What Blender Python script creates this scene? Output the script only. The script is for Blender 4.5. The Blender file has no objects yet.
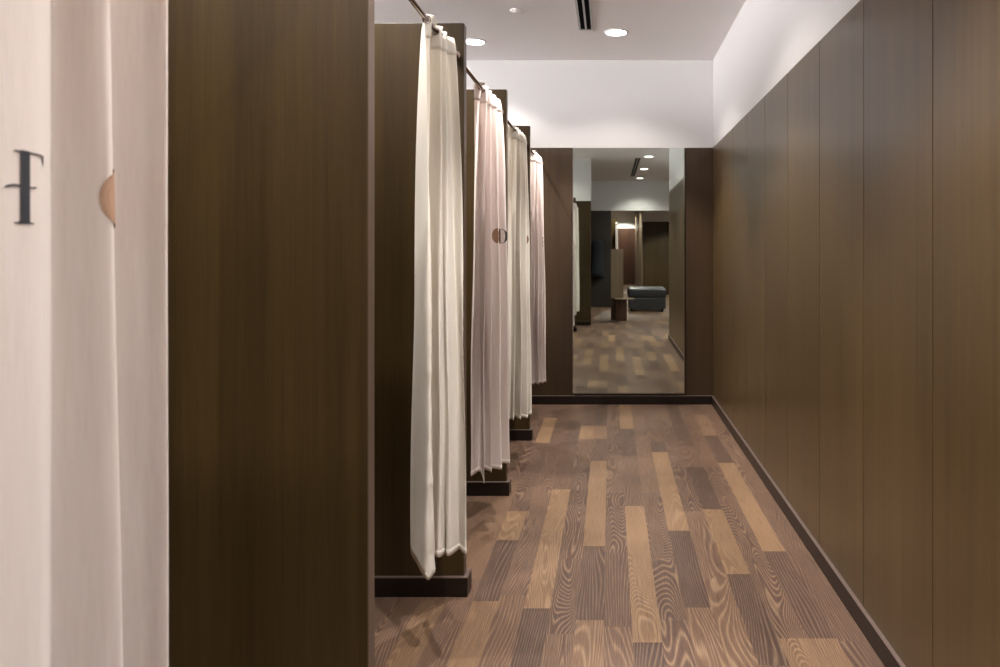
import bpy, bmesh, math, random
from mathutils import Vector
random.seed(7)
C = bpy.context.scene.collection
R = math.radians

# ------------------------------------------------------------------ layout
EYE = 1.45
FAR = 6.63           # y of the end wall
XE = -0.615          # corridor end of the cubicle partitions
XR = 0.975           # right wall face
XB = -1.90           # back wall of the cubicles
PH = 2.411           # partition height
WH = 2.428           # wall cladding height
CZ = 3.26            # ceiling
XROD, ZROD = -0.65, 2.272

# ------------------------------------------------------------------ materials
def newmat(name):
    m = bpy.data.materials.new(name); m.use_nodes = True
    nt = m.node_tree
    return m, nt, nt.nodes['Principled BSDF']
def simple(name, col, rough=0.5, metal=0.0, spec=0.5, bump=0.0, bscale=200):
    m, nt, p = newmat(name)
    p.inputs['Base Color'].default_value = (*col, 1)
    p.inputs['Roughness'].default_value = rough
    p.inputs['Metallic'].default_value = metal
    p.inputs['Specular IOR Level'].default_value = spec
    tc = nt.nodes.new('ShaderNodeTexCoord')
    n = nt.nodes.new('ShaderNodeTexNoise'); n.inputs['Scale'].default_value = bscale
    nt.links.new(tc.outputs['Object'], n.inputs['Vector'])
    if bump:
        b = nt.nodes.new('ShaderNodeBump'); b.inputs['Strength'].default_value = bump
        b.inputs['Distance'].default_value = 0.002
        nt.links.new(n.outputs['Fac'], b.inputs['Height'])
        nt.links.new(b.outputs['Normal'], p.inputs['Normal'])
    return m
def veneer(name, c1, c2, rough=0.36, spec=0.5, axis='z'):
    m, nt, p = newmat(name); N = nt.nodes; L = nt.links
    tc = N.new('ShaderNodeTexCoord')
    mp = N.new('ShaderNodeMapping')
    mp.inputs['Scale'].default_value = {'z': (1, 1, .018), 'x': (.018, 1, 1)}[axis]
    L.new(tc.outputs['Object'], mp.inputs['Vector'])
    fine = N.new('ShaderNodeTexNoise'); fine.inputs['Scale'].default_value = 420; fine.inputs['Detail'].default_value = 3
    mid = N.new('ShaderNodeTexNoise'); mid.inputs['Scale'].default_value = 38; mid.inputs['Detail'].default_value = 4
    big = N.new('ShaderNodeTexNoise'); big.inputs['Scale'].default_value = 7; big.inputs['Detail'].default_value = 2
    for n in (fine, mid, big): L.new(mp.outputs[0], n.inputs['Vector'])
    a = N.new('ShaderNodeMath'); a.operation = 'MULTIPLY'; a.inputs[1].default_value = .30
    L.new(fine.outputs['Fac'], a.inputs[0])
    b = N.new('ShaderNodeMath'); b.operation = 'MULTIPLY_ADD'; b.inputs[1].default_value = .45
    L.new(mid.outputs['Fac'], b.inputs[0]); L.new(a.outputs[0], b.inputs[2])
    c = N.new('ShaderNodeMath'); c.operation = 'MULTIPLY_ADD'; c.inputs[1].default_value = .35
    L.new(big.outputs['Fac'], c.inputs[0]); L.new(b.outputs[0], c.inputs[2])
    r = N.new('ShaderNodeValToRGB')
    r.color_ramp.elements[0].position = .38; r.color_ramp.elements[0].color = (*c1, 1)
    r.color_ramp.elements[1].position = .70; r.color_ramp.elements[1].color = (*c2, 1)
    L.new(c.outputs[0], r.inputs[0]); L.new(r.outputs[0], p.inputs['Base Color'])
    p.inputs['Roughness'].default_value = rough
    p.inputs['Specular IOR Level'].default_value = spec
    bp = N.new('ShaderNodeBump'); bp.inputs['Strength'].default_value = .12; bp.inputs['Distance'].default_value = .001
    L.new(fine.outputs['Fac'], bp.inputs['Height']); L.new(bp.outputs[0], p.inputs['Normal'])
    return m
M = {}
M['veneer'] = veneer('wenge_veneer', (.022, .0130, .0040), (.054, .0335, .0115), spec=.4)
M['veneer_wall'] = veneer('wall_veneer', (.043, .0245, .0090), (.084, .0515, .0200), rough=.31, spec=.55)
M['veneer_far'] = veneer('end_wall_veneer', (.026, .0135, .006), (.054, .031, .014), rough=.42)
M['veneer_pale'] = veneer('pale_veneer', (.12, .085, .055), (.21, .15, .10), rough=.4)
M['veneer_red'] = veneer('reddish_veneer', (.035, .014, .009), (.075, .033, .02), rough=.4)
M['edge'] = veneer('edge_banding', (.055, .036, .026), (.10, .068, .050), rough=.4)
M['skirt'] = simple('dark_skirting', (.011, .0065, .005), rough=.36, spec=.35)
M['skirt_top_lit'] = simple('skirting_top_lit', (.11, .08, .07), rough=.3, spec=.5)  # skirting's top face, colour lightened for the light it catches
M['plaster'] = simple('white_plaster', (.62, .61, .61), rough=.85, bump=.05, bscale=90)
M['ceil'] = simple('ceiling_paint', (.80, .765, .765), rough=.9, bump=.04, bscale=80)
M['black'] = simple('gap_black', (.002, .002, .002), rough=.9, spec=.05)
M['rod'] = simple('bronze_rod', (.33, .26, .23), rough=.22, metal=1)
M['chrome'] = simple('polished_chrome', (.75, .74, .72), rough=.18, metal=1)
M['whitemetal'] = simple('white_enamel', (.78, .75, .74), rough=.35)
M['greymetal'] = simple('grey_enamel', (.42, .41, .40), rough=.4)
M['ink'] = simple('black_ink', (.010, .011, .016), rough=.6)
M['disc'] = simple('tan_badge', (.27, .155, .095), rough=.7)
M['leather'] = simple('dark_leather', (.030, .034, .040), rough=.38, spec=.6, bump=.3, bscale=160)
M['navy'] = simple('navy_cloth', (.004, .005, .010), rough=.9, bump=.3, bscale=120)
M['dark_board'] = simple('dark_partition_board', (.016, .011, .009), rough=.5)

m, nt, p = newmat('mirror_glass')
p.inputs['Base Color'].default_value = (.60, .655, .605, 1); p.inputs['Metallic'].default_value = 1
p.inputs['Roughness'].default_value = .012
M['mirror'] = m

def emis(name, col, s):
    m, nt, p = newmat(name)
    p.inputs['Base Color'].default_value = (*col, 1)
    p.inputs['Emission Color'].default_value = (*col, 1)
    p.inputs['Emission Strength'].default_value = s
    return m
M['lamp'] = emis('lamp_diffuser', (1, .97, .95), 9)

def fabric(name, col, back, trans=.38, rough=.75, sheen=.3, spec=.2):
    m, nt, p = newmat(name); N = nt.nodes; L = nt.links
    tc = N.new('ShaderNodeTexCoord')
    n = N.new('ShaderNodeTexNoise'); n.inputs['Scale'].default_value = 500; n.inputs['Detail'].default_value = 2
    L.new(tc.outputs['Object'], n.inputs['Vector'])
    n2 = N.new('ShaderNodeTexNoise'); n2.inputs['Scale'].default_value = 9; n2.inputs['Detail'].default_value = 3
    mp = N.new('ShaderNodeMapping'); mp.inputs['Scale'].default_value = (2.4, 2.4, .45)
    L.new(tc.outputs['Object'], mp.inputs['Vector']); L.new(mp.outputs[0], n2.inputs['Vector'])
    bp = N.new('ShaderNodeBump'); bp.inputs['Strength'].default_value = .15; bp.inputs['Distance'].default_value = .001
    L.new(n.outputs['Fac'], bp.inputs['Height'])
    bp2 = N.new('ShaderNodeBump'); bp2.inputs['Strength'].default_value = .45; bp2.inputs['Distance'].default_value = .012
    L.new(n2.outputs['Fac'], bp2.inputs['Height']); L.new(bp.outputs[0], bp2.inputs['Normal'])
    p.inputs['Base Color'].default_value = (*col, 1); p.inputs['Roughness'].default_value = rough
    p.inputs['Sheen Weight'].default_value = sheen; p.inputs['Specular IOR Level'].default_value = spec
    L.new(bp2.outputs[0], p.inputs['Normal'])
    t = N.new('ShaderNodeBsdfTranslucent'); t.inputs['Color'].default_value = (*back, 1)
    L.new(bp2.outputs[0], t.inputs['Normal'])
    mx = N.new('ShaderNodeMixShader'); mx.inputs[0].default_value = trans
    L.new(p.outputs[0], mx.inputs[1]); L.new(t.outputs[0], mx.inputs[2])
    L.new(mx.outputs[0], N['Material Output'].inputs['Surface'])
    return m
M['cream'] = fabric('cream_cotton', (.86, .83, .77), (.84, .76, .64), trans=.3)
M['pink'] = fabric('blush_cotton', (.88, .81, .785), (.84, .73, .68), trans=.3)
M['near'] = fabric('ecru_cotton', (.60, .565, .55), (.70, .52, .34), trans=.40)
M['satin'] = fabric('satin_lining', (.82, .79, .74), (.75, .68, .58), trans=.2, rough=.35, sheen=.1, spec=.6)

# parquet: one material, each strip carries its own tone and seed as face attributes
m, nt, p = newmat('parquet_strips'); N = nt.nodes; L = nt.links
def math_(op, a, b=None, c=None):
    n = N.new('ShaderNodeMath'); n.operation = op
    for i, v in enumerate((a, b, c)):
        if v is None: continue
        if isinstance(v, (int, float)): n.inputs[i].default_value = v
        else: L.new(v, n.inputs[i])
    return n.outputs[0]
tc = N.new('ShaderNodeTexCoord'); sep = N.new('ShaderNodeSeparateXYZ'); L.new(tc.outputs['Object'], sep.inputs[0])
at = N.new('ShaderNodeAttribute'); at.attribute_name = 'tone'
sd = N.new('ShaderNodeAttribute'); sd.attribute_name = 'seed'
wv = N.new('ShaderNodeAttribute'); wv.attribute_name = 'wavy'
xs = math_('MULTIPLY_ADD', sep.outputs['X'], 1.0, math_('MULTIPLY', sd.outputs['Fac'], 37.0))
comb = N.new('ShaderNodeCombineXYZ')
L.new(math_('MULTIPLY', xs, 6.0), comb.inputs[0]); L.new(math_('MULTIPLY', sep.outputs['Y'], .8), comb.inputs[1])
L.new(math_('MULTIPLY', sd.outputs['Fac'], 91.0), comb.inputs[2])
nz = N.new('ShaderNodeTexNoise'); nz.inputs['Scale'].default_value = 1.0; nz.inputs['Detail'].default_value = .9
nz.inputs['Roughness'].default_value = .35; L.new(comb.outputs[0], nz.inputs['Vector'])
fr = math_('MULTIPLY_ADD', wv.outputs['Fac'], 320.0, 60.0)      # ring count
ph = math_('ADD', math_('MULTIPLY', nz.outputs['Fac'], fr), math_('MULTIPLY', xs, math_('MULTIPLY_ADD', wv.outputs['Fac'], -480.0, 640.0)))
ring0 = math_('SINE', ph)
ring = math_('MULTIPLY_ADD', ring0, .5, .5)
ring = math_('POWER', ring, 3.2)
comb2 = N.new('ShaderNodeCombineXYZ')
L.new(math_('MULTIPLY', xs, 420.0), comb2.inputs[0]); L.new(math_('MULTIPLY', sep.outputs['Y'], 6.0), comb2.inputs[1])
st = N.new('ShaderNodeTexNoise'); st.inputs['Scale'].default_value = 1.0; st.inputs['Detail'].default_value = 3
L.new(comb2.outputs[0], st.inputs['Vector'])
ring = math_('MULTIPLY', ring, math_('MULTIPLY_ADD', st.outputs['Fac'], 1.6, -.1))
base = N.new('ShaderNodeValToRGB'); cr = base.color_ramp
cr.elements[0].position = 0; cr.elements[0].color = (.050, .031, .026, 1)
cr.elements[1].position = 1; cr.elements[1].color = (.180, .110, .063, 1)
for pos, col in ((.30, (.072, .043, .034)), (.55, (.104, .062, .044)), (.78, (.142, .086, .052))):
    e = cr.elements.new(pos); e.color = (*col, 1)
jit = math_('ADD', at.outputs['Fac'], math_('MULTIPLY_ADD', st.outputs['Fac'], 1.3, -.65))
L.new(jit, base.inputs[0])
mx = N.new('ShaderNodeMix'); mx.data_type = 'RGBA'; mx.blend_type = 'MIX'
L.new(math_('MULTIPLY', ring, math_('MULTIPLY_ADD', wv.outputs['Fac'], .17, .28)), mx.inputs[0])
L.new(base.outputs[0], mx.inputs[6]); mx.inputs[7].default_value = (.40, .27, .16, 1)
L.new(mx.outputs[2], p.inputs['Base Color'])
p.inputs['Roughness'].default_value = .36; p.inputs['Specular IOR Level'].default_value = .32
rr = math_('MULTIPLY_ADD', ring, .12, .32); L.new(rr, p.inputs['Roughness'])
bp = N.new('ShaderNodeBump'); bp.inputs['Strength'].default_value = .15; bp.inputs['Distance'].default_value = .001
L.new(ring, bp.inputs['Height']); L.new(bp.outputs[0], p.inputs['Normal'])
M['floor'] = m

# ------------------------------------------------------------------ helpers
def box(bm, x0, x1, y0, y1, z0, z1, mi=0, bev=0.0):
    r = bmesh.ops.create_cube(bm, size=1)
    vs = r['verts']
    for v in vs:
        v.co = Vector(((x0+x1)/2 + v.co.x*(x1-x0), (y0+y1)/2 + v.co.y*(y1-y0), (z0+z1)/2 + v.co.z*(z1-z0)))
    fs = set(f for v in vs for f in v.link_faces)
    for f in fs: f.material_index = mi
    if bev:
        es = set(e for v in vs for e in v.link_edges)
        rb = bmesh.ops.bevel(bm, geom=list(es), offset=bev, segments=2, affect='EDGES', profile=.6)
        for f in rb['faces']: f.material_index = mi
def lathe(bm, prof, cx, cy, seg=40, mi=0):
    rings = []
    for r, z in prof:
        if r < 1e-5: rings.append([bm.verts.new((cx, cy, z))])
        else: rings.append([bm.verts.new((cx + r*math.cos(2*math.pi*i/seg), cy + r*math.sin(2*math.pi*i/seg), z)) for i in range(seg)])
    for a, b in zip(rings, rings[1:]):
        for i in range(seg):
            j = (i+1) % seg
            if len(a) == 1 and len(b) == 1: continue
            if len(a) == 1: f = bm.faces.new((a[0], b[j], b[i]))
            elif len(b) == 1: f = bm.faces.new((a[i], a[j], b[0]))
            else: f = bm.faces.new((a[i], a[j], b[j], b[i]))
            f.smooth = True; f.material_index = mi
def tube_y(bm, x, z, y0, y1, r, seg=20):
    a = [bm.verts.new((x + r*math.cos(2*math.pi*i/seg), y0, z + r*math.sin(2*math.pi*i/seg))) for i in range(seg)]
    b = [bm.verts.new((v.co.x, y1, v.co.z)) for v in a]
    for i in range(seg):
        f = bm.faces.new((a[i], a[(i+1) % seg], b[(i+1) % seg], b[i])); f.smooth = True
    bm.faces.new(a[::-1]); bm.faces.new(b)
def obj(name, bm, mats, parent=None, fix=True):
    if fix: bmesh.ops.recalc_face_normals(bm, faces=bm.faces)
    me = bpy.data.meshes.new(name)
    if parent is not None:
        off = parent['_w'] if '_w' in parent else (0, 0, 0)
        bmesh.ops.translate(bm, verts=bm.verts, vec=-Vector(off))
    bm.to_mesh(me); bm.free()
    for mm in (mats if isinstance(mats, (list, tuple)) else [mats]): me.materials.append(M[mm])
    o = bpy.data.objects.new(name, me); C.objects.link(o)
    if parent is not None:
        o.parent = parent; o['_w'] = list(off)
    return o
def thing(name, label, cat, loc=(0, 0, 0), group=None):
    o = bpy.data.objects.new(name, None); C.objects.link(o)
    o.empty_display_size = .1
    o.location = loc; o['label'] = label; o['category'] = cat; o['_w'] = list(loc)
    if group: o['group'] = group
    return o
def struct(name, bm, mats, label=None, fix=True):
    o = obj(name, bm, mats, fix=fix); o['kind'] = 'structure'
    if label: o['label'] = label
    return o
def dup(root, loc, label, group=None):
    r = root.copy(); C.objects.link(r); r.location = loc; r['label'] = label
    if group: r['group'] = group
    for ch in list(root.children):
        c = ch.copy(); C.objects.link(c); c.parent = r
        for g in list(ch.children):
            d = g.copy(); C.objects.link(d); d.parent = c
    return r

# ------------------------------------------------------------------ floor of parquet strips
W = .109
known = {   # strip column: (far edge, near edge, tone, waviness), measured from the end wall towards the viewer
 -7: [(4.1, 3.5, .55, .1), (3.5, 2.9, .62, .1), (2.9, 2.2, .72, .6), (2.2, 1.6, .5, .3)],
 -6: [(5.2, 4.4, .35, .3), (4.4, 3.75, .62, .1), (3.75, 3.1, .60, .2), (3.1, 2.4, .45, .2), (2.4, 1.7, .55, .9)],
 -5: [(6.6, 6.08, .4, .2), (6.08, 5.29, .98, .1), (5.29, 4.55, .35, .1), (4.55, 3.9, .35, .5), (3.9, 3.51, .92, .3), (3.51, 2.9, .12, .1), (2.9, 2.25, .80, .2), (2.25, 1.6, .9, .5)],
 -4: [(6.5, 5.9, .45, .1), (5.9, 5.2, .25, .7), (5.2, 4.5, .45, .3), (4.5, 3.63, .45, .9), (3.63, 2.95, .42, .5), (2.95, 2.3, .55, .2), (2.3, 1.6, .35, .2)],
 -3: [(6.63, 5.97, .55, .2), (5.97, 5.22, .12, .2), (5.22, 4.26, .40, .2), (4.26, 3.63, .95, .45), (3.63, 2.84, .85, .7), (2.84, 2.2, .12, .1), (2.2, 1.6, .5, .3)],
 -2: [(6.63, 5.8, .35, .7), (5.8, 5.4, .85, .3), (5.4, 4.7, .45, .5), (4.7, 4.0, .25, .6), (4.0, 3.3, .35, 1.), (3.3, 2.65, .30, .9), (2.65, 2.0, .45, .9)],
 -1: [(6.63, 5.8, .10, .1), (5.8, 5.4, .65, .2), (5.4, 4.83, .3, .2), (4.83, 4.15, .9, .9), (4.15, 3.44, .93, .2), (3.44, 2.75, .22, .2), (2.75, 2.05, .72, .5)],
  0: [(6.63, 5.8, .5, .4), (5.8, 4.98, .25, .6), (4.98, 4.2, .45, .8), (4.2, 3.36, .30, .9), (3.36, 2.7, .38, .1), (2.7, 2.0, .55, .2)],
  1: [(6.63, 5.71, .95, .1), (5.71, 4.95, .15, .2), (4.95, 3.98, .42, .2), (3.98, 3.353, 1., .5), (3.353, 2.593, .88, .8), (2.593, 1.9, .10, .2)],
  2: [(6.63, 5.9, .45, .7), (5.9, 4.9, .50, .2), (4.9, 4.2, .55, .3), (4.2, 3.3, .35, .9), (3.3, 2.75, .30, .9), (2.75, 2.0, .40, 1.)],
  3: [(6.63, 5.9, .4, .5), (5.9, 5.32, .45, .6), (5.32, 5.05, .05, .1), (5.05, 4.3, .93, .3), (4.3, 3.63, .95, .5), (3.63, 2.847, .12, .1), (2.847, 2.1, .60, .7)],
  4: [(6.63, 6.0, .5, .3), (6.0, 5.1, .35, .9), (5.1, 4.45, .35, .4), (4.45, 3.9, .25, .9), (3.9, 3.1, .55, .4), (3.1, 2.4, .60, .6)],
  5: [(6.63, 5.9, .2, .2), (5.9, 5.2, .3, .3), (5.2, 4.7, .5, .2), (4.7, 3.93, .07, .1), (3.93, 3.142, .92, .6), (3.142, 2.45, .15, .3), (2.45, 1.9, .4, .3)],
  6: [(6.63, 5.6, .5, .6), (5.6, 4.7, .5, .1), (4.7, 4.0, .40, .6), (4.0, 3.3, .35, 1.), (3.3, 2.62, .33, 1.), (2.62, 2.0, .75, .9)],
  7: [(6.63, 6.2, .4, .2), (6.2, 5.5, .7, .7), (5.5, 4.79, .12, .1), (4.79, 4.05, .9, .3), (4.05, 3.38, .93, .4), (3.38, 2.62, .15, .2), (2.62, 2.0, .70, .3)],
  8: [(6.63, 5.7, .55, .3), (5.7, 4.9, .45, .7), (4.9, 4.2, .45, .8), (4.2, 3.4, .40, .3), (3.4, 2.6, .35, .1), (2.6, 1.9, .3, .2)],
}
bm = bmesh.new()
lt = bm.faces.layers.float.new('tone'); ls = bm.faces.layers.float.new('seed'); lw = bm.faces.layers.float.new('wavy')
def strip(x0, x1, y0, y1, t, w):
    vs = [bm.verts.new(c) for c in ((x0, y0, 0), (x1, y0, 0), (x1, y1, 0), (x0, y1, 0))]
    f = bm.faces.new(vs); f[lt] = t; f[ls] = random.random(); f[lw] = w
YN = -17.0
for k in range(-18, 30):
    x0 = -.024 + W*k; x1 = x0 + W
    y = FAR + .02
    if k in known:
        for (a, b, t, w) in known[k]:
            a = min(a, y) if a > 6.4 else a
            strip(x0, x1, b, y, t, w); y = b
    else: y = FAR + .02 - random.uniform(0, .0)
    first = k not in known
    while y > YN:
        ln = random.choice((.55, .65, .75, .85)) * (random.uniform(.3, 1) if first else 1); first = False
        t = random.choice((.08, .2, .35, .45, .5, .6, .85, .95))
        strip(x0, x1, max(YN, y-ln), y, t, random.choice((.1, .2, .3, .6, .9, 1.)))
        y -= ln
for f in bm.faces:
    if f.normal.z < 0: f.normal_flip()
fl = struct('floor', bm, 'floor', fix=False)

# slab beneath the floor; unseen pale left part added to bounce light upward
bm = bmesh.new(); box(bm, -15, 3.3, YN, FAR+.2, -.12, -.004); struct('bounce_slab', bm, 'plaster')

# ------------------------------------------------------------------ walls
def clad(bm, axis, face, a0, seams, z0, z1, mi, th=.016, gap=.0045):
    """veneer sheets with narrow gaps. axis 'x': wall plane at x=face running along y; face direction sign by th"""
    for s0, s1 in zip(seams, seams[1:]):
        if axis == 'x': box(bm, min(face, face+th), max(face, face+th), s0+gap/2, s1-gap/2, z0, z1, mi, bev=.0012)
        else: box(bm, s0+gap/2, s1-gap/2, min(face, face+th), max(face, face+th), z0, z1, mi, bev=.0012)
# right wall: x = XR, from y 1.69 to the end wall
bm = bmesh.new()
seams = [1.69, 2.115, 2.69, 3.26, 3.84, 4.41, 4.98, 5.56, 6.13, FAR+.012]
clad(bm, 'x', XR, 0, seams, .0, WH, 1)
box(bm, XR+.018, XR+.14, 1.69, FAR+.15, 0, WH, 2)
box(bm, XR+.004, XR+.14, 1.69, FAR+.15, WH, CZ, 0)
box(bm, XR, XR+.14, 1.670, 1.6895, 0, WH, 1)
box(bm, XR+.004, XR+.14, 1.670, 1.6895, WH, CZ, 0)
struct('wall_right', bm, ['plaster', 'veneer_wall', 'black'])
# end wall
bm = bmesh.new()
clad(bm, 'y', FAR, 0, [XB, -1.3, -.352, .715, XR+.012], 0, WH, 1)
box(bm, XB-.14, XR, FAR+.018, FAR+.14, 0, WH, 2)
box(bm, -15, XR+.004, FAR+.004, FAR+.14, WH, CZ, 0)
box(bm, -15, XB-.141, FAR+.018, FAR+.14, -.1, WH, 2)  # unseen left extension, added to keep world light from coming in here
struct('wall_far', bm, ['plaster', 'veneer_far', 'black'])
# back wall of the cubicles
bm = bmesh.new()
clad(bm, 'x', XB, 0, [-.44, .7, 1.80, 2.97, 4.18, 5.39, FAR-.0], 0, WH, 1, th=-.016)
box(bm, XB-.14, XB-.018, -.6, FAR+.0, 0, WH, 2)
box(bm, XB-.14, XB-.018, -.6, FAR+.0, WH+.001, WH+.01, 0)  # wall left out above, an opening added to let world light in
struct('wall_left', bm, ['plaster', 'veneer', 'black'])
# return wall that closes the cubicle row behind the viewer
bm = bmesh.new()
box(bm, XB-.14, -.375, -.56, -.45, 0, WH, 1)
box(bm, XB-.14, -.372, -.56, -.447, WH, CZ, 0)
struct('wall_return', bm, ['plaster', 'veneer'])
# bulkhead behind, with open passage below
bm = bmesh.new(); box(bm, -2.0, 3.3, -4.95, -4.80, 2.49, CZ, 0)
box(bm, -2.0, .03, -4.90, -4.80, 0, 2.49, 1)
struct('wall_back', bm, ['plaster', 'dark_board'])
# lounge side walls
bm = bmesh.new()
box(bm, 3.2, 3.3, -17, 1.8, 0, WH, 1); box(bm, 3.2, 3.3, -17, -.9, WH, CZ, 0)  # upper part left open at the near end to admit world light
box(bm, XR+.14, 3.3, 1.68, 1.8, 0, WH, 1); box(bm, XR+.14, 3.3, 1.68, 1.8, WH, CZ, 0)
struct('wall_lounge', bm, ['plaster', 'veneer'])
bm = bmesh.new()
box(bm, -2.0, -1.9, -4.8, -.56, 0, WH, 1); box(bm, -2.0, -1.9, -4.8, -.56, WH, CZ, 0)
box(bm, -1.3, -1.2, -17, -4.95, 0, WH, 1); box(bm, -1.3, -1.2, -17, -4.95, WH, CZ, 0)
struct('wall_passage', bm, ['plaster', 'veneer'])
bm = bmesh.new()
box(bm, 1.09, 3.2, -10.2, -10.1, 0, WH, 1); box(bm, 1.09, 3.2, -10.2, -10.1, WH, CZ, 0)
box(bm, 1.07, 1.09, -16.9, -10.1, 0, CZ, 2)
struct('wall_beyond', bm, ['plaster', 'veneer', 'veneer_pale'])
bm = bmesh.new()
box(bm, -2.0, 3.3, -17.0, -16.9, 0, WH, 1); box(bm, -2.0, 3.3, -17.0, -16.9, WH, CZ, 0)
struct('wall_distant', bm, ['plaster', 'veneer_red'])
bm = bmesh.new(); box(bm, -15, 3.3, -17, FAR+.14, CZ, CZ+.1); struct('ceiling', bm, 'ceil')  # unseen left part extended to even out the incoming world light

# baseboards; thin pale top layer paints in the light their tops catch
def skirt(name, x0, x1, y0, y1, structure=True, parent=None, h=.082):
    bm = bmesh.new(); box(bm, x0, x1, y0, y1, 0, h-.004, 0, bev=.001); box(bm, x0, x1, y0, y1, h-.0035, h, 1)
    return struct(name, bm, ['skirt', 'skirt_top_lit']) if structure else obj(name, bm, ['skirt', 'skirt_top_lit'], parent)
skirt('baseboard_right', XR-.017, XR-.0005, 1.69, FAR-.024)
skirt('baseboard_far', XB+.024, XR-.001, FAR-.022, FAR-.0005)
skirt('baseboard_left', XB+.0005, XB+.022, -.44, FAR-.001)
skirt('baseboard_return', XB+.023, -.38, -.449, -.43)
skirt('baseboard_passage', .035, .055, -4.95, -4.79)
skirt('baseboard_beyond', 1.1, 3.19, -10.099, -10.08)
skirt('baseboard_lounge', 3.18, 3.1995, -10.0, 1.67)

# ------------------------------------------------------------------ cubicle partitions
def partition(y, label, x0=XB+.001, xe=XE, h=PH, th=.05, loc_x=None, group='dark veneered partitions between the cubicles'):
    t = thing('cubicle_partition', label, 'partition', ((x0+xe)/2, y+th/2, 0), group)
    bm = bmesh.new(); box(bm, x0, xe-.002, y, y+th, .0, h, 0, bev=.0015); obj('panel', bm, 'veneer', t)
    bm = bmesh.new(); box(bm, xe-.0018, xe, y+.002, y+th-.002, .084, h-.002, 0); e = obj('edge_strip', bm, 'edge', t); e['label'] = 'paler brown edge banding'
    bm = bmesh.new()
    b = .018
    for (a0, a1, z0, z1, mi) in ((0, 0, 0, .078, 0), (0, 0, .0785, .082, 1)):
        box(bm, x0+.025, xe+b, y-b, y-.0005, z0, z1, mi)
        box(bm, x0+.025, xe+b, y+th+.0005, y+th+b, z0, z1, mi)
        box(bm, xe+.0005, xe+b, y-.0004, y+th+.0004, z0, z1, mi)
    s = obj('baseboard', bm, ['skirt', 'skirt_top_lit'], t)  # top layer again carries the caught light in its colour
    return t
partition(1.78, 'nearest tall dark wood partition filling the left of the corridor beside the F curtain')
partition(2.95, 'second dark wood partition, behind the large cream curtain, with its top edge in view')
partition(4.16, 'third dark wood partition from the front, behind the pink curtain marked D')
partition(5.37, 'fourth dark wood partition from the front, shortest looking, next to the end cubicle')
partition(.60, 'partition behind the viewer, highest of the stepped partition tops reflected in the mirror')

# ------------------------------------------------------------------ curtain rods
ends = [(-.447, .60), (.65, 1.78), (1.83, 2.95), (3.0, 4.16), (4.21, 5.37), (5.42, FAR)]
names = ['rod over the cubicle behind the viewer, seen only in the mirror',
         'curtain rod over the nearest curtain marked F',
         'bronze curtain rod over the large cream curtain, running up out of the frame',
         'bronze curtain rod over the pink curtain marked D',
         'bronze curtain rod over the narrow cream curtain with the tan disc',
         'bronze curtain rod ending at the far wall above the last curtain']
for (a, b), lab in zip(ends, names):
    t = thing('curtain_rod', lab, 'curtain rod', (XROD, (a+b)/2, ZROD), 'bronze rods of the cubicles')
    bm = bmesh.new(); tube_y(bm, XROD, ZROD, a+.001, b-.001, .0088); obj('rod', bm, 'rod', t)
    for yy in ((a+.0005, a+.010), (b-.010, b-.0005)):
        bm = bmesh.new(); tube_y(bm, XROD, ZROD, yy[0], yy[1], .021); obj('wall_flange', bm, 'rod', t)

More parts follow.
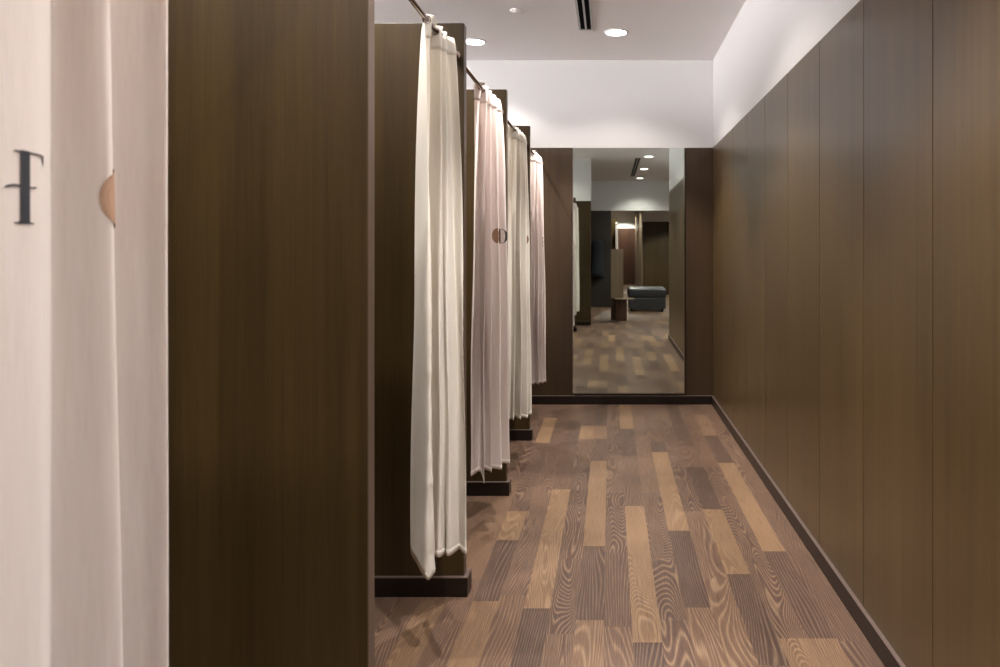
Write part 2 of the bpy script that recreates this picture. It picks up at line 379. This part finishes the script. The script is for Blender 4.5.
# ------------------------------------------------------------------ curtains
def catmull(pts, n):
    out = []; m = len(pts)
    P = [Vector(q) for q in pts]
    P = [P[0]*2-P[1]] + P + [P[-1]*2-P[-2]]
    for i in range(n):
        s = i/(n-1)*(m-1); k = min(int(s), m-2); f = s-k
        a, b, c, d = P[k], P[k+1], P[k+2], P[k+3]
        out.append(.5*((2*b) + (c-a)*f + (2*a-5*b+4*c-d)*f*f + (3*b-a-3*c+d)*f**3))
    return out
class Cloth:
    """hanging cloth: plan curve at the rod, at a third of the drop, and at the hem"""
    def __init__(s, top, bot, z0, z1, n=220, mid=None, ease=.75, wob=.006, seed=0):
        s.n = n; s.z0 = z0; s.z1 = z1; s.wob = wob; s.seed = seed; s.ease = ease
        s.T = catmull(top, n); s.B = catmull(bot, n)
        s.zf = lambda u: 0.0; s.pucker = 0.0
    def at(s, i, v):                      # v: 0 hem .. 1 top
        i = max(0, min(s.n-1.001, i)); k = int(i); f = i-k
        t = s.T[k].lerp(s.T[k+1], f); b = s.B[k].lerp(s.B[k+1], f)
        w = (1-v)**s.ease
        p = t.lerp(b, w)
        u = i/s.n
        wv = s.wob*w*(math.sin(u*31+v*5+s.seed)*math.sin(v*7+u*9+s.seed*2))
        if s.pucker and v < .62:
            k2 = s.pucker*math.exp(-i/9)*min(1, (.62-v)*5); q = math.sin(v*95+math.sin(v*31)*2)+.6*math.sin(v*163)
            p = p + Vector((.0032*q*k2, -.009*q*k2))
        z = s.z0 + (s.z1-s.z0)*v + s.zf(u)*(1-v)**2
        return Vector((p.x+wv, p.y+wv*.5, z))
    def mesh(s, v0=0, v1=1, nv=70, i0=0, i1=None, off=0.0, thick=.0011):
        i1 = s.n-1 if i1 is None else i1
        bm = bmesh.new(); nu = int(i1-i0)+1
        G = []
        for j in range(nv+1):
            v = v0+(v1-v0)*j/nv; row = []
            for q in range(nu):
                i = i0+q; p = s.at(i, v)
                nrm = s.nrm(i, v)
                row.append((p + nrm*off, nrm))
            G.append(row)
        A = [[bm.verts.new(p + nn*thick/2) for p, nn in r] for r in G]
        Bk = [[bm.verts.new(p - nn*thick/2) for p, nn in r] for r in G]
        def q4(a, b, c, d):
            f = bm.faces.new((a, b, c, d)); f.smooth = True
        for j in range(nv):
            for q in range(nu-1):
                q4(A[j][q], A[j][q+1], A[j+1][q+1], A[j+1][q]); q4(Bk[j][q+1], Bk[j][q], Bk[j+1][q], Bk[j+1][q+1])
        for j in range(nv):
            q4(A[j][0], A[j+1][0], Bk[j+1][0], Bk[j][0]); q4(A[j+1][-1], A[j][-1], Bk[j][-1], Bk[j+1][-1])
        for q in range(nu-1):
            q4(A[0][q+1], A[0][q], Bk[0][q], Bk[0][q+1]); q4(A[-1][q], A[-1][q+1], Bk[-1][q+1], Bk[-1][q])
        return bm
    def nrm(s, i, v):
        a = s.at(i-1, v); b = s.at(i+1, v); d = b-a
        n = Vector((d.y, -d.x, 0))        # cloth runs towards +y, corridor side is +x
        return n.normalized() if n.length > 1e-9 else Vector((1, 0, 0))
    def surf(s, i_c, s_off, z, off):
        """point at arc length s_off from index i_c, height z, lifted off the corridor side"""
        v = (z-s.z0)/(s.z1-s.z0); i = float(i_c); step = .25 if s_off >= 0 else -.25; acc = 0; p = s.at(i, v)
        while abs(acc) < abs(s_off) and 0 < i+step < s.n-1:
            q = s.at(i+step, v); acc += (q-p).length*(1 if s_off >= 0 else -1); p = q; i += step
        p = s.at(i, v); p.z = z
        return p + s.nrm(i, v)*off
def patch(bm, cl, ic, zc, quad, H, off, nu=10, nv=8):
    """bilinear patch of letter-space corners (units of letter height) printed on the cloth"""
    (a, b, c, d) = quad; g = []
    for j in range(nv+1):
        r = []
        for i in range(nu+1):
            u = i/nu; v = j/nv
            x = (1-u)*(1-v)*a[0]+u*(1-v)*b[0]+u*v*c[0]+(1-u)*v*d[0]
            y = (1-u)*(1-v)*a[1]+u*(1-v)*b[1]+u*v*c[1]+(1-u)*v*d[1]
            r.append(bm.verts.new(cl.surf(ic, x*H, zc+(y-.5)*H, off)))
        g.append(r)
    for j in range(nv):
        for i in range(nu): bm.faces.new((g[j][i], g[j][i+1], g[j+1][i+1], g[j+1][i]))
def arc(cx, cy, rx, ry, w, a0, a1, n=14, wt=.02):
    qs = []
    for k in range(n):
        t0 = a0+(a1-a0)*k/n; t1 = a0+(a1-a0)*(k+1)/n
        f = lambda t, q: (cx+(rx-q*(wt+w*abs(math.cos(t))))*math.cos(t), cy+(ry-q*(wt+w*abs(math.cos(t))*.2))*math.sin(t))
        qs.append((f(t0, 0), f(t0, 1), f(t1, 1), f(t1, 0)))
    return qs
S = lambda x0, x1, y0, y1: ((x0, y0), (x1, y0), (x1, y1), (x0, y1))
GL = {
 'F': [S(.20, .37, 0, 1), S(.10, .44, 0, .022), S(.10, .76, .965, .99), ((.66, .975), (.76, .82), (.80, .99), (.62, .99)),
       ((.14, .02), (.20, .02), (.20, .06), (.18, .03)), ((.34, .02), (.40, .02), (.36, .03), (.34, .06)),
       ((-.04, .47), (.08, .50), (.08, .53), (-.03, .495)), ((.08, .50), (.40, .49), (.40, .515), (.08, .53)), ((.40, .49), (.50, .50), (.50, .525), (.40, .515))],
 'E': [S(.20, .34, 0, 1), S(.10, .62, 0, .025), S(.10, .60, .965, .99), ((.54, .975), (.60, .82), (.64, .99), (.50, .99)),
       ((.52, .0), (.64, 0), (.62, .2), (.58, .05)), S(.1, .5, .50, .525)],
 'D': [S(.10, .24, 0, 1), S(.0, .36, 0, .025), S(.0, .36, .965, .99)] + arc(.32, .5, .42, .497, .13, -math.pi/2, math.pi/2),
 'C': arc(.42, .5, .42, .5, .12, math.pi*.3, math.pi*1.72),
 'B': [S(.10, .24, 0, 1), S(.0, .34, 0, .025), S(.0, .34, .965, .99), S(.24, .34, .50, .53)] + arc(.32, .26, .34, .262, .12, -math.pi/2, math.pi/2) + arc(.32, .75, .28, .24, .10, -math.pi/2, math.pi/2),
}
def letter(ch, cl, ic, zc, H, par, off=.0016):
    bm = bmesh.new()
    for q in GL[ch]:
        big = max(abs(q[0][0]-q[1][0]), abs(q[0][1]-q[2][1]))
        nn = 3 if len(GL[ch]) > 12 and big < .3 else 10
        patch(bm, cl, ic, zc, q, H, off, nu=nn, nv=2 if nn == 3 else 8)
    o = obj('printed_letter', bm, 'ink', par); o['label'] = 'black serif letter ' + ch; return o
def disc(cl, ic, zc, r, par, off=.0013, ds=0.0):
    bm = bmesh.new(); n = 40; prev = None
    c = bm.verts.new(cl.surf(ic, ds, zc, off)); rings = []
    for q in range(1, 9):
        rings.append([bm.verts.new(cl.surf(ic, ds+r*q/8*math.cos(2*math.pi*k/n), zc + r*q/8*math.sin(2*math.pi*k/n), off)) for k in range(n)])
    for k in range(n): bm.faces.new((c, rings[0][k], rings[0][(k+1) % n]))
    for a, b in zip(rings, rings[1:]):
        for k in range(n): bm.faces.new((a[k], b[k], b[(k+1) % n], a[(k+1) % n]))
    o = obj('printed_disc', bm, 'disc', par); o['label'] = 'plain tan disc printed beside the letter'; return o
def eyelet(x, y, z, par, r=.0135, yaw=0):
    bm = bmesh.new(); n = 20; k = 8; rings = []
    for i in range(n):
        a = 2*math.pi*i/n; ring = []
        for j in range(k):
            b = 2*math.pi*j/k; rr = r + .0028*math.cos(b)
            ring.append(bm.verts.new((x+.0035*math.sin(b)*math.sin(yaw)+rr*math.cos(a)*math.cos(yaw), y+.0035*math.sin(b)*math.cos(yaw)-rr*math.cos(a)*math.sin(yaw), z+rr*math.sin(a))))
        rings.append(ring)
    for i in range(n):
        for j in range(k):
            f = bm.faces.new((rings[i][j], rings[(i+1) % n][j], rings[(i+1) % n][(j+1) % k], rings[i][(j+1) % k])); f.smooth = True
    return obj('eyelet', bm, 'rod', par)
ZTOP = ZROD + .020
def curtain(label, mat, top, bot, group='cloth curtains of the cubicles', z0=.317, seed=0, zf=None, ease=.75, n=220, wob=.006, pucker=0.0):
    cl = Cloth(top, bot, z0, ZTOP, n=n, seed=seed, ease=ease, wob=wob)
    if zf: cl.zf = zf
    cl.pucker = pucker
    ym = sum(p[1] for p in top)/len(top)
    t = thing('curtain', label, 'curtain', (XROD, ym, z0), group)
    obj('cloth', cl.mesh(), mat, t)
    vh = 1-.085/(ZTOP-z0)
    obj('header_band', cl.mesh(v0=vh, v1=1, nv=6, off=.0018, thick=.0012), mat, t)
    obj('bottom_hem', cl.mesh(v0=0, v1=.012, nv=2, off=.0006, thick=.0008), mat, t)
    # an eyelet wherever the cloth crosses the rod
    last = -9
    for i in range(2, n-2):
        a, b = cl.at(i, .985), cl.at(i+1, .985)
        if (a.x-XROD)*(b.x-XROD) <= 0 and i-last > 6:
            last = i; d = (b-a); eyelet(a.x, a.y, ZROD, t, yaw=math.atan2(-d.y, d.x))
    return t, cl

# nearest curtain, marked F
botF = [(-.66, .655), (-.615, .635), (-.60, .670), (-.600, .728), (-.613, .757), (-.641, .800), (-.653, .824), (-.617, .840), (-.616, .860), (-.664, .897), (-.668, .932), (-.640, .957), (-.615, .972), (-.655, .995)]
topF = [(x, y-(.012 if i in (7, 8) else 0)) for i, (x, y) in enumerate(botF)]
botF = [(x, y+(.036 if i in (7, 8) else .014 if i == 9 else 0)) for i, (x, y) in enumerate(botF)]
tF, cF = curtain('large out-of-focus ecru curtain at the left edge, printed with a black F', 'near', topF, botF, z0=.317, ease=1, n=330, wob=.002)
iF = min(range(330), key=lambda i: (cF.at(i, .6)-Vector((-.60, .694, cF.at(i, .6).z))).length)
letter('F', cF, iF, 1.515, .075, tF)
iD = min(range(330), key=lambda i: (cF.at(i, .6)-Vector((-.614, .866, cF.at(i, .6).z))).length)
disc(cF, iD, 1.515, .038, tF, off=.0022, ds=.016)

# large cream curtain
def zig(y0, y1, k, amp, x=XROD, jit=0):
    return [(x + (amp if j % 2 else -amp) + random.uniform(-jit, jit), y0+(y1-y0)*j/(k-1)) for j in range(k)]
top1 = zig(2.475, 2.85, 13, .020)
bot1 = [(-.628, 2.49), (-.662, 2.485), (-.735, 2.60), (-.742, 2.66), (-.69, 2.67), (-.635, 2.59), (-.615, 2.63), (-.60, 2.60), (-.575, 2.66), (-.537, 2.62), (-.565, 2.69), (-.60, 2.74), (-.64, 2.84)]
t1, c1 = curtain('large cream curtain with a loose flap at its near edge, beside the second partition', 'cream', top1, bot1, ease=.30,
                 zf=lambda u: -.034*max(0, 1-abs(u-.05)/.075), seed=1, pucker=1.0)
i1 = min(range(220), key=lambda i: (c1.at(i, .6)-Vector((-.585, 2.80, c1.at(i, .6).z))).length)
letter('E', c1, i1, 1.53, .078, t1)
# pink curtain, D
top2 = zig(3.47, 3.98, 13, .024)
bot2 = [(-.685, 3.56), (-.705, 3.52), (-.67, 3.60), (-.635, 3.53), (-.66, 3.64), (-.61, 3.58), (-.64, 3.66), (-.562, 3.63), (-.605, 3.74), (-.534, 3.73), (-.56, 3.82), (-.57, 3.88), (-.61, 3.98)]
t2, c2 = curtain('blush pink curtain printed with a D, just behind the cream one', 'pink', top2, bot2, ease=.30,
                 zf=lambda u: -.04*max(0, 1-abs(u-.25)/.06), seed=2)
J = 219/12; i2 = 8.25*J
letter('D', c2, i2, 1.53, .078, t2); disc(c2, 7*J, 1.53, .041, t2)
# cream curtain with the disc only
top3 = zig(4.66, 5.17, 13, .024)
bot3 = [(-.70, 4.70), (-.72, 4.66), (-.67, 4.72), (-.64, 4.68), (-.655, 4.80), (-.60, 4.70), (-.62, 4.78), (-.553, 4.75), (-.60, 4.86), (-.548, 4.84), (-.56, 4.95), (-.57, 5.03), (-.61, 5.12)]
t3, c3 = curtain('narrow cream curtain between the two pink ones, a tan half disc showing', 'cream', top3, bot3, ease=.30, seed=3)
i3 = 8.35*J
letter('C', c3, 9.6*J, 1.53, .078, t3); disc(c3, i3, 1.53, .041, t3)
top4 = zig(5.84, 6.38, 13, .024)
bot4 = [(-.69, 5.88), (-.72, 5.85), (-.67, 5.91), (-.64, 5.88), (-.66, 5.98), (-.60, 5.88), (-.62, 5.97), (-.565, 5.93), (-.60, 6.02), (-.552, 5.98), (-.56, 6.08), (-.575, 6.19), (-.60, 6.32)]
t4, c4 = curtain('farthest pink curtain, next to the end wall and its mirror', 'pink', top4, bot4, ease=.30, seed=4, z0=.33)
i4 = 8.45*J
letter('B', c4, i4, 1.53, .078, t4)
# curtain of the cubicle behind the viewer
top5 = zig(-.36, .10, 13, .024); bot5 = [(x + .03*(j/12), y) for j, (x, y) in enumerate(zig(-.34, .12, 13, .05))]
t5, c5 = curtain('curtain seen only as a pale stripe at the left side of the mirror', 'cream', top5, bot5, ease=.30, seed=5)

# ------------------------------------------------------------------ wall mirror
t = thing('wall_mirror', 'tall frameless mirror with a slim metal edge on the end wall', 'mirror', (.175, FAR, .1))
mx0, mx1, mz0, mz1 = -.352, .703, .105, 2.425
bm = bmesh.new(); box(bm, mx0+.006, mx1-.006, FAR-.016, FAR-.010, mz0+.006, mz1-.006); obj('mirror_glass', bm, 'mirror', t)
bm = bmesh.new()
for a in ((mx0, mx0+.0055, mz0, mz1), (mx1-.0055, mx1, mz0, mz1), (mx0+.0056, mx1-.0056, mz0, mz0+.0055), (mx0+.0056, mx1-.0056, mz1-.0055, mz1)):
    box(bm, a[0], a[1], FAR-.020, FAR-.0095, a[2], a[3])
obj('edge_frame', bm, 'chrome', t)
bm = bmesh.new(); box(bm, mx0+.012, mx1-.012, FAR-.0095, FAR-.0005, mz0+.012, mz1-.012); obj('backing_board', bm, 'black', t)

# ------------------------------------------------------------------ ceiling fittings
def downlight(x, y, label, group):
    t = thing('recessed_downlight', label, 'ceiling light', (x, y, CZ), group)
    bm = bmesh.new(); lathe(bm, [(.082, CZ-.001), (.106, CZ-.001), (.108, CZ-.004), (.104, CZ-.009), (.088, CZ-.010), (.082, CZ-.004), (.082, CZ-.001)], x, y); obj('trim_ring', bm, 'whitemetal', t)
    bm = bmesh.new(); lathe(bm, [(0, CZ-.006), (.05, CZ-.0055), (.081, CZ-.003), (.081, CZ-.0012), (0, CZ-.0012)], x, y); obj('lamp_lens', bm, 'lamp', t)
    return t
G1 = 'downlights in the corridor ceiling'
d0 = downlight(.05, 5.79, 'bright round downlight in the ceiling in front of the mirror', G1)
def spot(x, y, e, cone=124, blend=.25, col=(1, .93, .86), r=.035):
    l = bpy.data.lights.new('downlight_beam', 'SPOT'); l.energy = e; l.spot_size = R(cone); l.spot_blend = blend; l.color = col
    l.shadow_soft_size = r
    o = bpy.data.objects.new('downlight_beam', l); C.objects.link(o); o.location = (x, y, CZ-.045)
cor = [(.05, 5.79), (.05, 3.70), (.05, 1.60)]
labs = [None, 'corridor downlight between the second and third partitions, above the frame', 'corridor downlight above the viewer, out of the frame']
for (x, y), lab in zip(cor, labs):
    if lab: dup(d0, (x, y, CZ), lab, G1)
    spot(x, y, 24, blend=.4); spot(x, y, 125, cone=88, blend=.45)
lo = [(.745, -.17), (.745, -2.2), (.745, -4.16)]
lol = ['nearest of the three lights reflected in the mirror, highest in it', 'middle one of the three lights reflected in the mirror', 'lowest of the three lights reflected in the mirror']
for (x, y), lab in zip(lo, lol): dup(d0, (x, y, CZ), lab, 'lounge downlights'); spot(x, y, 80, blend=.9)
cu = [(-1.17, 6.05), (-1.17, 4.84), (-1.17, 3.62), (-1.17, 2.42), (-1.17, 1.22), (-1.17, .05)]
cl_ = ['downlight over the end cubicle, half hidden behind the second partition', 'downlight over the cubicle between third and fourth partitions', 'downlight over the cubicle of the D curtain', 'downlight over the cubicle of the large cream curtain', 'downlight over the cubicle of the F curtain', 'downlight over the cubicle behind the viewer']
for (x, y), lab in zip(cu, cl_): dup(d0, (x, y, CZ), lab, 'downlights over the cubicles'); spot(x, y, 24, blend=.4); spot(x, y, 70, cone=88, blend=.45)
for (x, y) in ((.35, -7), (.35, -11.5), (.55, -15.9), (2.3, -3.2), (2.2, -8)):  # added lamps, unseen; they brighten the rooms reflected in the mirror
    dup(d0, (x, y, CZ), 'unseen downlight added to brighten the rooms in the mirror', 'added downlights of the far rooms'); spot(x, y, 220)

def slot(x, y0, y1, label):
    t = thing('slot_diffuser', label, 'air vent', (x, (y0+y1)/2, CZ), 'linear slot vents')
    bm = bmesh.new(); w = .059
    for a in ((-w, -w+.016), (-.007, .007), (w-.016, w)): box(bm, x+a[0], x+a[1], y0, y1, CZ-.010, CZ-.0005)
    box(bm, x-w, x+w, y0-.012, y0, CZ-.010, CZ-.0005); box(bm, x-w, x+w, y1, y1+.012, CZ-.010, CZ-.0005)
    obj('frame', bm, 'greymetal', t)
    bm = bmesh.new(); box(bm, x-w+.0165, x+w-.0165, y0+.001, y1-.001, CZ-.0035, CZ-.0006); obj('dark_slots', bm, 'black', t)
slot(-.195, 4.45, 5.70, 'twin-slot linear air vent in the ceiling at the top of the frame')
slot(.545, -3.7, -.36, 'long slot vent beside the lounge lights, seen in the mirror')
t = thing('ceiling_sensor', 'small white round sensor on the ceiling left of the slot vent', 'sensor', (-.70, 5.26, CZ))
bm = bmesh.new(); lathe(bm, [(.050, CZ-.0005), (.052, CZ-.004), (.050, CZ-.010), (.046, CZ-.012), (0, CZ-.012)], -.70, 5.26); obj('base_disc', bm, 'whitemetal', t)
bm = bmesh.new(); lathe(bm, [(.030, CZ-.0121), (.027, CZ-.017), (.018, CZ-.019), (0, CZ-.0195)], -.70, 5.26); obj('cover_cap', bm, 'whitemetal', t)

# ------------------------------------------------------------------ lounge behind the viewer, seen in the mirror
t = thing('ottoman', 'dark leather square ottoman reflected in the mirror', 'ottoman', (.88, -3.9, 0))
def cushion(x0, x1, y0, y1, z0, z1, b):
    bm = bmesh.new(); box(bm, x0, x1, y0, y1, z0, z1)
    bmesh.ops.bevel(bm, geom=list(bm.edges), offset=b, segments=5, affect='EDGES', profile=.5)
    for f in bm.faces: f.smooth = True
    return bm
obj('seat_cushion', cushion(.43, 1.35, -4.4, -3.45, .335, .56, .05), 'leather', t)
obj('base_box', cushion(.45, 1.33, -4.38, -3.47, .07, .333, .025), 'leather', t)
for (a, b) in ((.52, -3.54), (1.26, -3.54), (.52, -4.31), (1.26, -4.31)):
    bm = bmesh.new(); lathe(bm, [(0, 0), (.018, 0), (.025, .072), (0, .072)], a, b, seg=16); obj('foot', bm, 'skirt', t)
t = thing('low_divider', 'waist-high wood divider with a side shelf reflected in the mirror', 'divider', (.15, -1.5, 0))
bm = bmesh.new(); box(bm, .02, .28, -1.56, -1.47, .0, .46, bev=.002); obj('lower_panel', bm, 'veneer_red', t)  # darker veneer paints in the shade on the column's lower part
bm = bmesh.new(); box(bm, .02, .28, -1.56, -1.47, .462, 1.49, bev=.002); q = obj('upper_panel', bm, 'veneer_pale', t); q['label'] = 'upper panel, its lit look put into pale wood'  # same column's lit upper part, light put into the paler veneer
bm = bmesh.new(); box(bm, .10, .50, -1.468, -1.22, .44, .466, bev=.003); q = obj('shelf_top', bm, 'veneer_pale', t)
bm = bmesh.new(); box(bm, .12, .35, -1.466, -1.30, 0, .438, bev=.002); obj('shelf_support', bm, 'veneer_red', t)
t = thing('hanging_coat', 'dark navy coat hanging on the dark board reflected in the mirror', 'coat', (-.33, -4.7, .6))
bm = bmesh.new(); rings = []
for z, rx, ry in ((1.75, .03, .02), (1.72, .09, .04), (1.66, .15, .06), (1.4, .155, .065), (1.1, .15, .06), (.9, .165, .06), (.75, .17, .055)):
    rings.append([bm.verts.new((-.33+(rx+.012*math.sin(7*a+z*3))*math.cos(a), -4.72+ry*math.sin(a), z)) for a in [2*math.pi*k/36 for k in range(36)]])
for a, b in zip(rings, rings[1:]):
    for k in range(36):
        f = bm.faces.new((a[k], a[(k+1) % 36], b[(k+1) % 36], b[k])); f.smooth = True
bm.faces.new(rings[0]); bm.faces.new(rings[-1][::-1]); obj('coat_body', bm, 'navy', t)
bm = bmesh.new(); box(bm, -.34, -.32, -4.799, -4.70, 1.752, 1.765, bev=.003); obj('coat_hook', bm, 'chrome', t)
# cubicles of the second row, far beyond the opening
for i, y in enumerate((-7.6, -9.0, -10.4)):
    partition(y, ['first', 'second', 'third'][i] + ' partition of the far cubicle row seen through the opening in the mirror', x0=-1.198, xe=.20, group='partitions of the far row')
    tt, cc = curtain(['first', 'second', 'third'][i] + ' pale curtain of the far cubicle row seen in the mirror', 'pink',
        [(x+.83, yy) for x, yy in zig(y+.12, y+.55, 9, .024)], [(x+.87, yy) for x, yy in zig(y+.12, y+.58, 9, .05)], group='curtains of the far row', n=90, seed=i)

# ------------------------------------------------------------------ world, camera
w = bpy.data.worlds.new('world'); bpy.context.scene.world = w; w.use_nodes = True
w.node_tree.nodes['Background'].inputs[0].default_value = (1, .96, .95, 1)
w.node_tree.nodes['Background'].inputs[1].default_value = 8.3
cam = bpy.data.cameras.new('camera'); co = bpy.data.objects.new('camera', cam); C.objects.link(co)
co.location = (0, 0, EYE); co.rotation_euler = (R(90), 0, 0)
cam.sensor_width = 36; cam.lens = 36*.700
cam.shift_x = -.110; cam.shift_y = -.0825
cam.clip_start = .05; cam.clip_end = 100
cam.dof.use_dof = True; cam.dof.focus_distance = 3.6; cam.dof.aperture_fstop = 7
sc = bpy.context.scene; sc.camera = co
sc.view_settings.view_transform = 'Standard'; sc.view_settings.look = 'None'
sc.view_settings.gamma = 1; sc.view_settings.use_curve_mapping = False
sc.view_settings.exposure = 1.0
for o in bpy.data.objects:
    if '_w' in o: del o['_w']
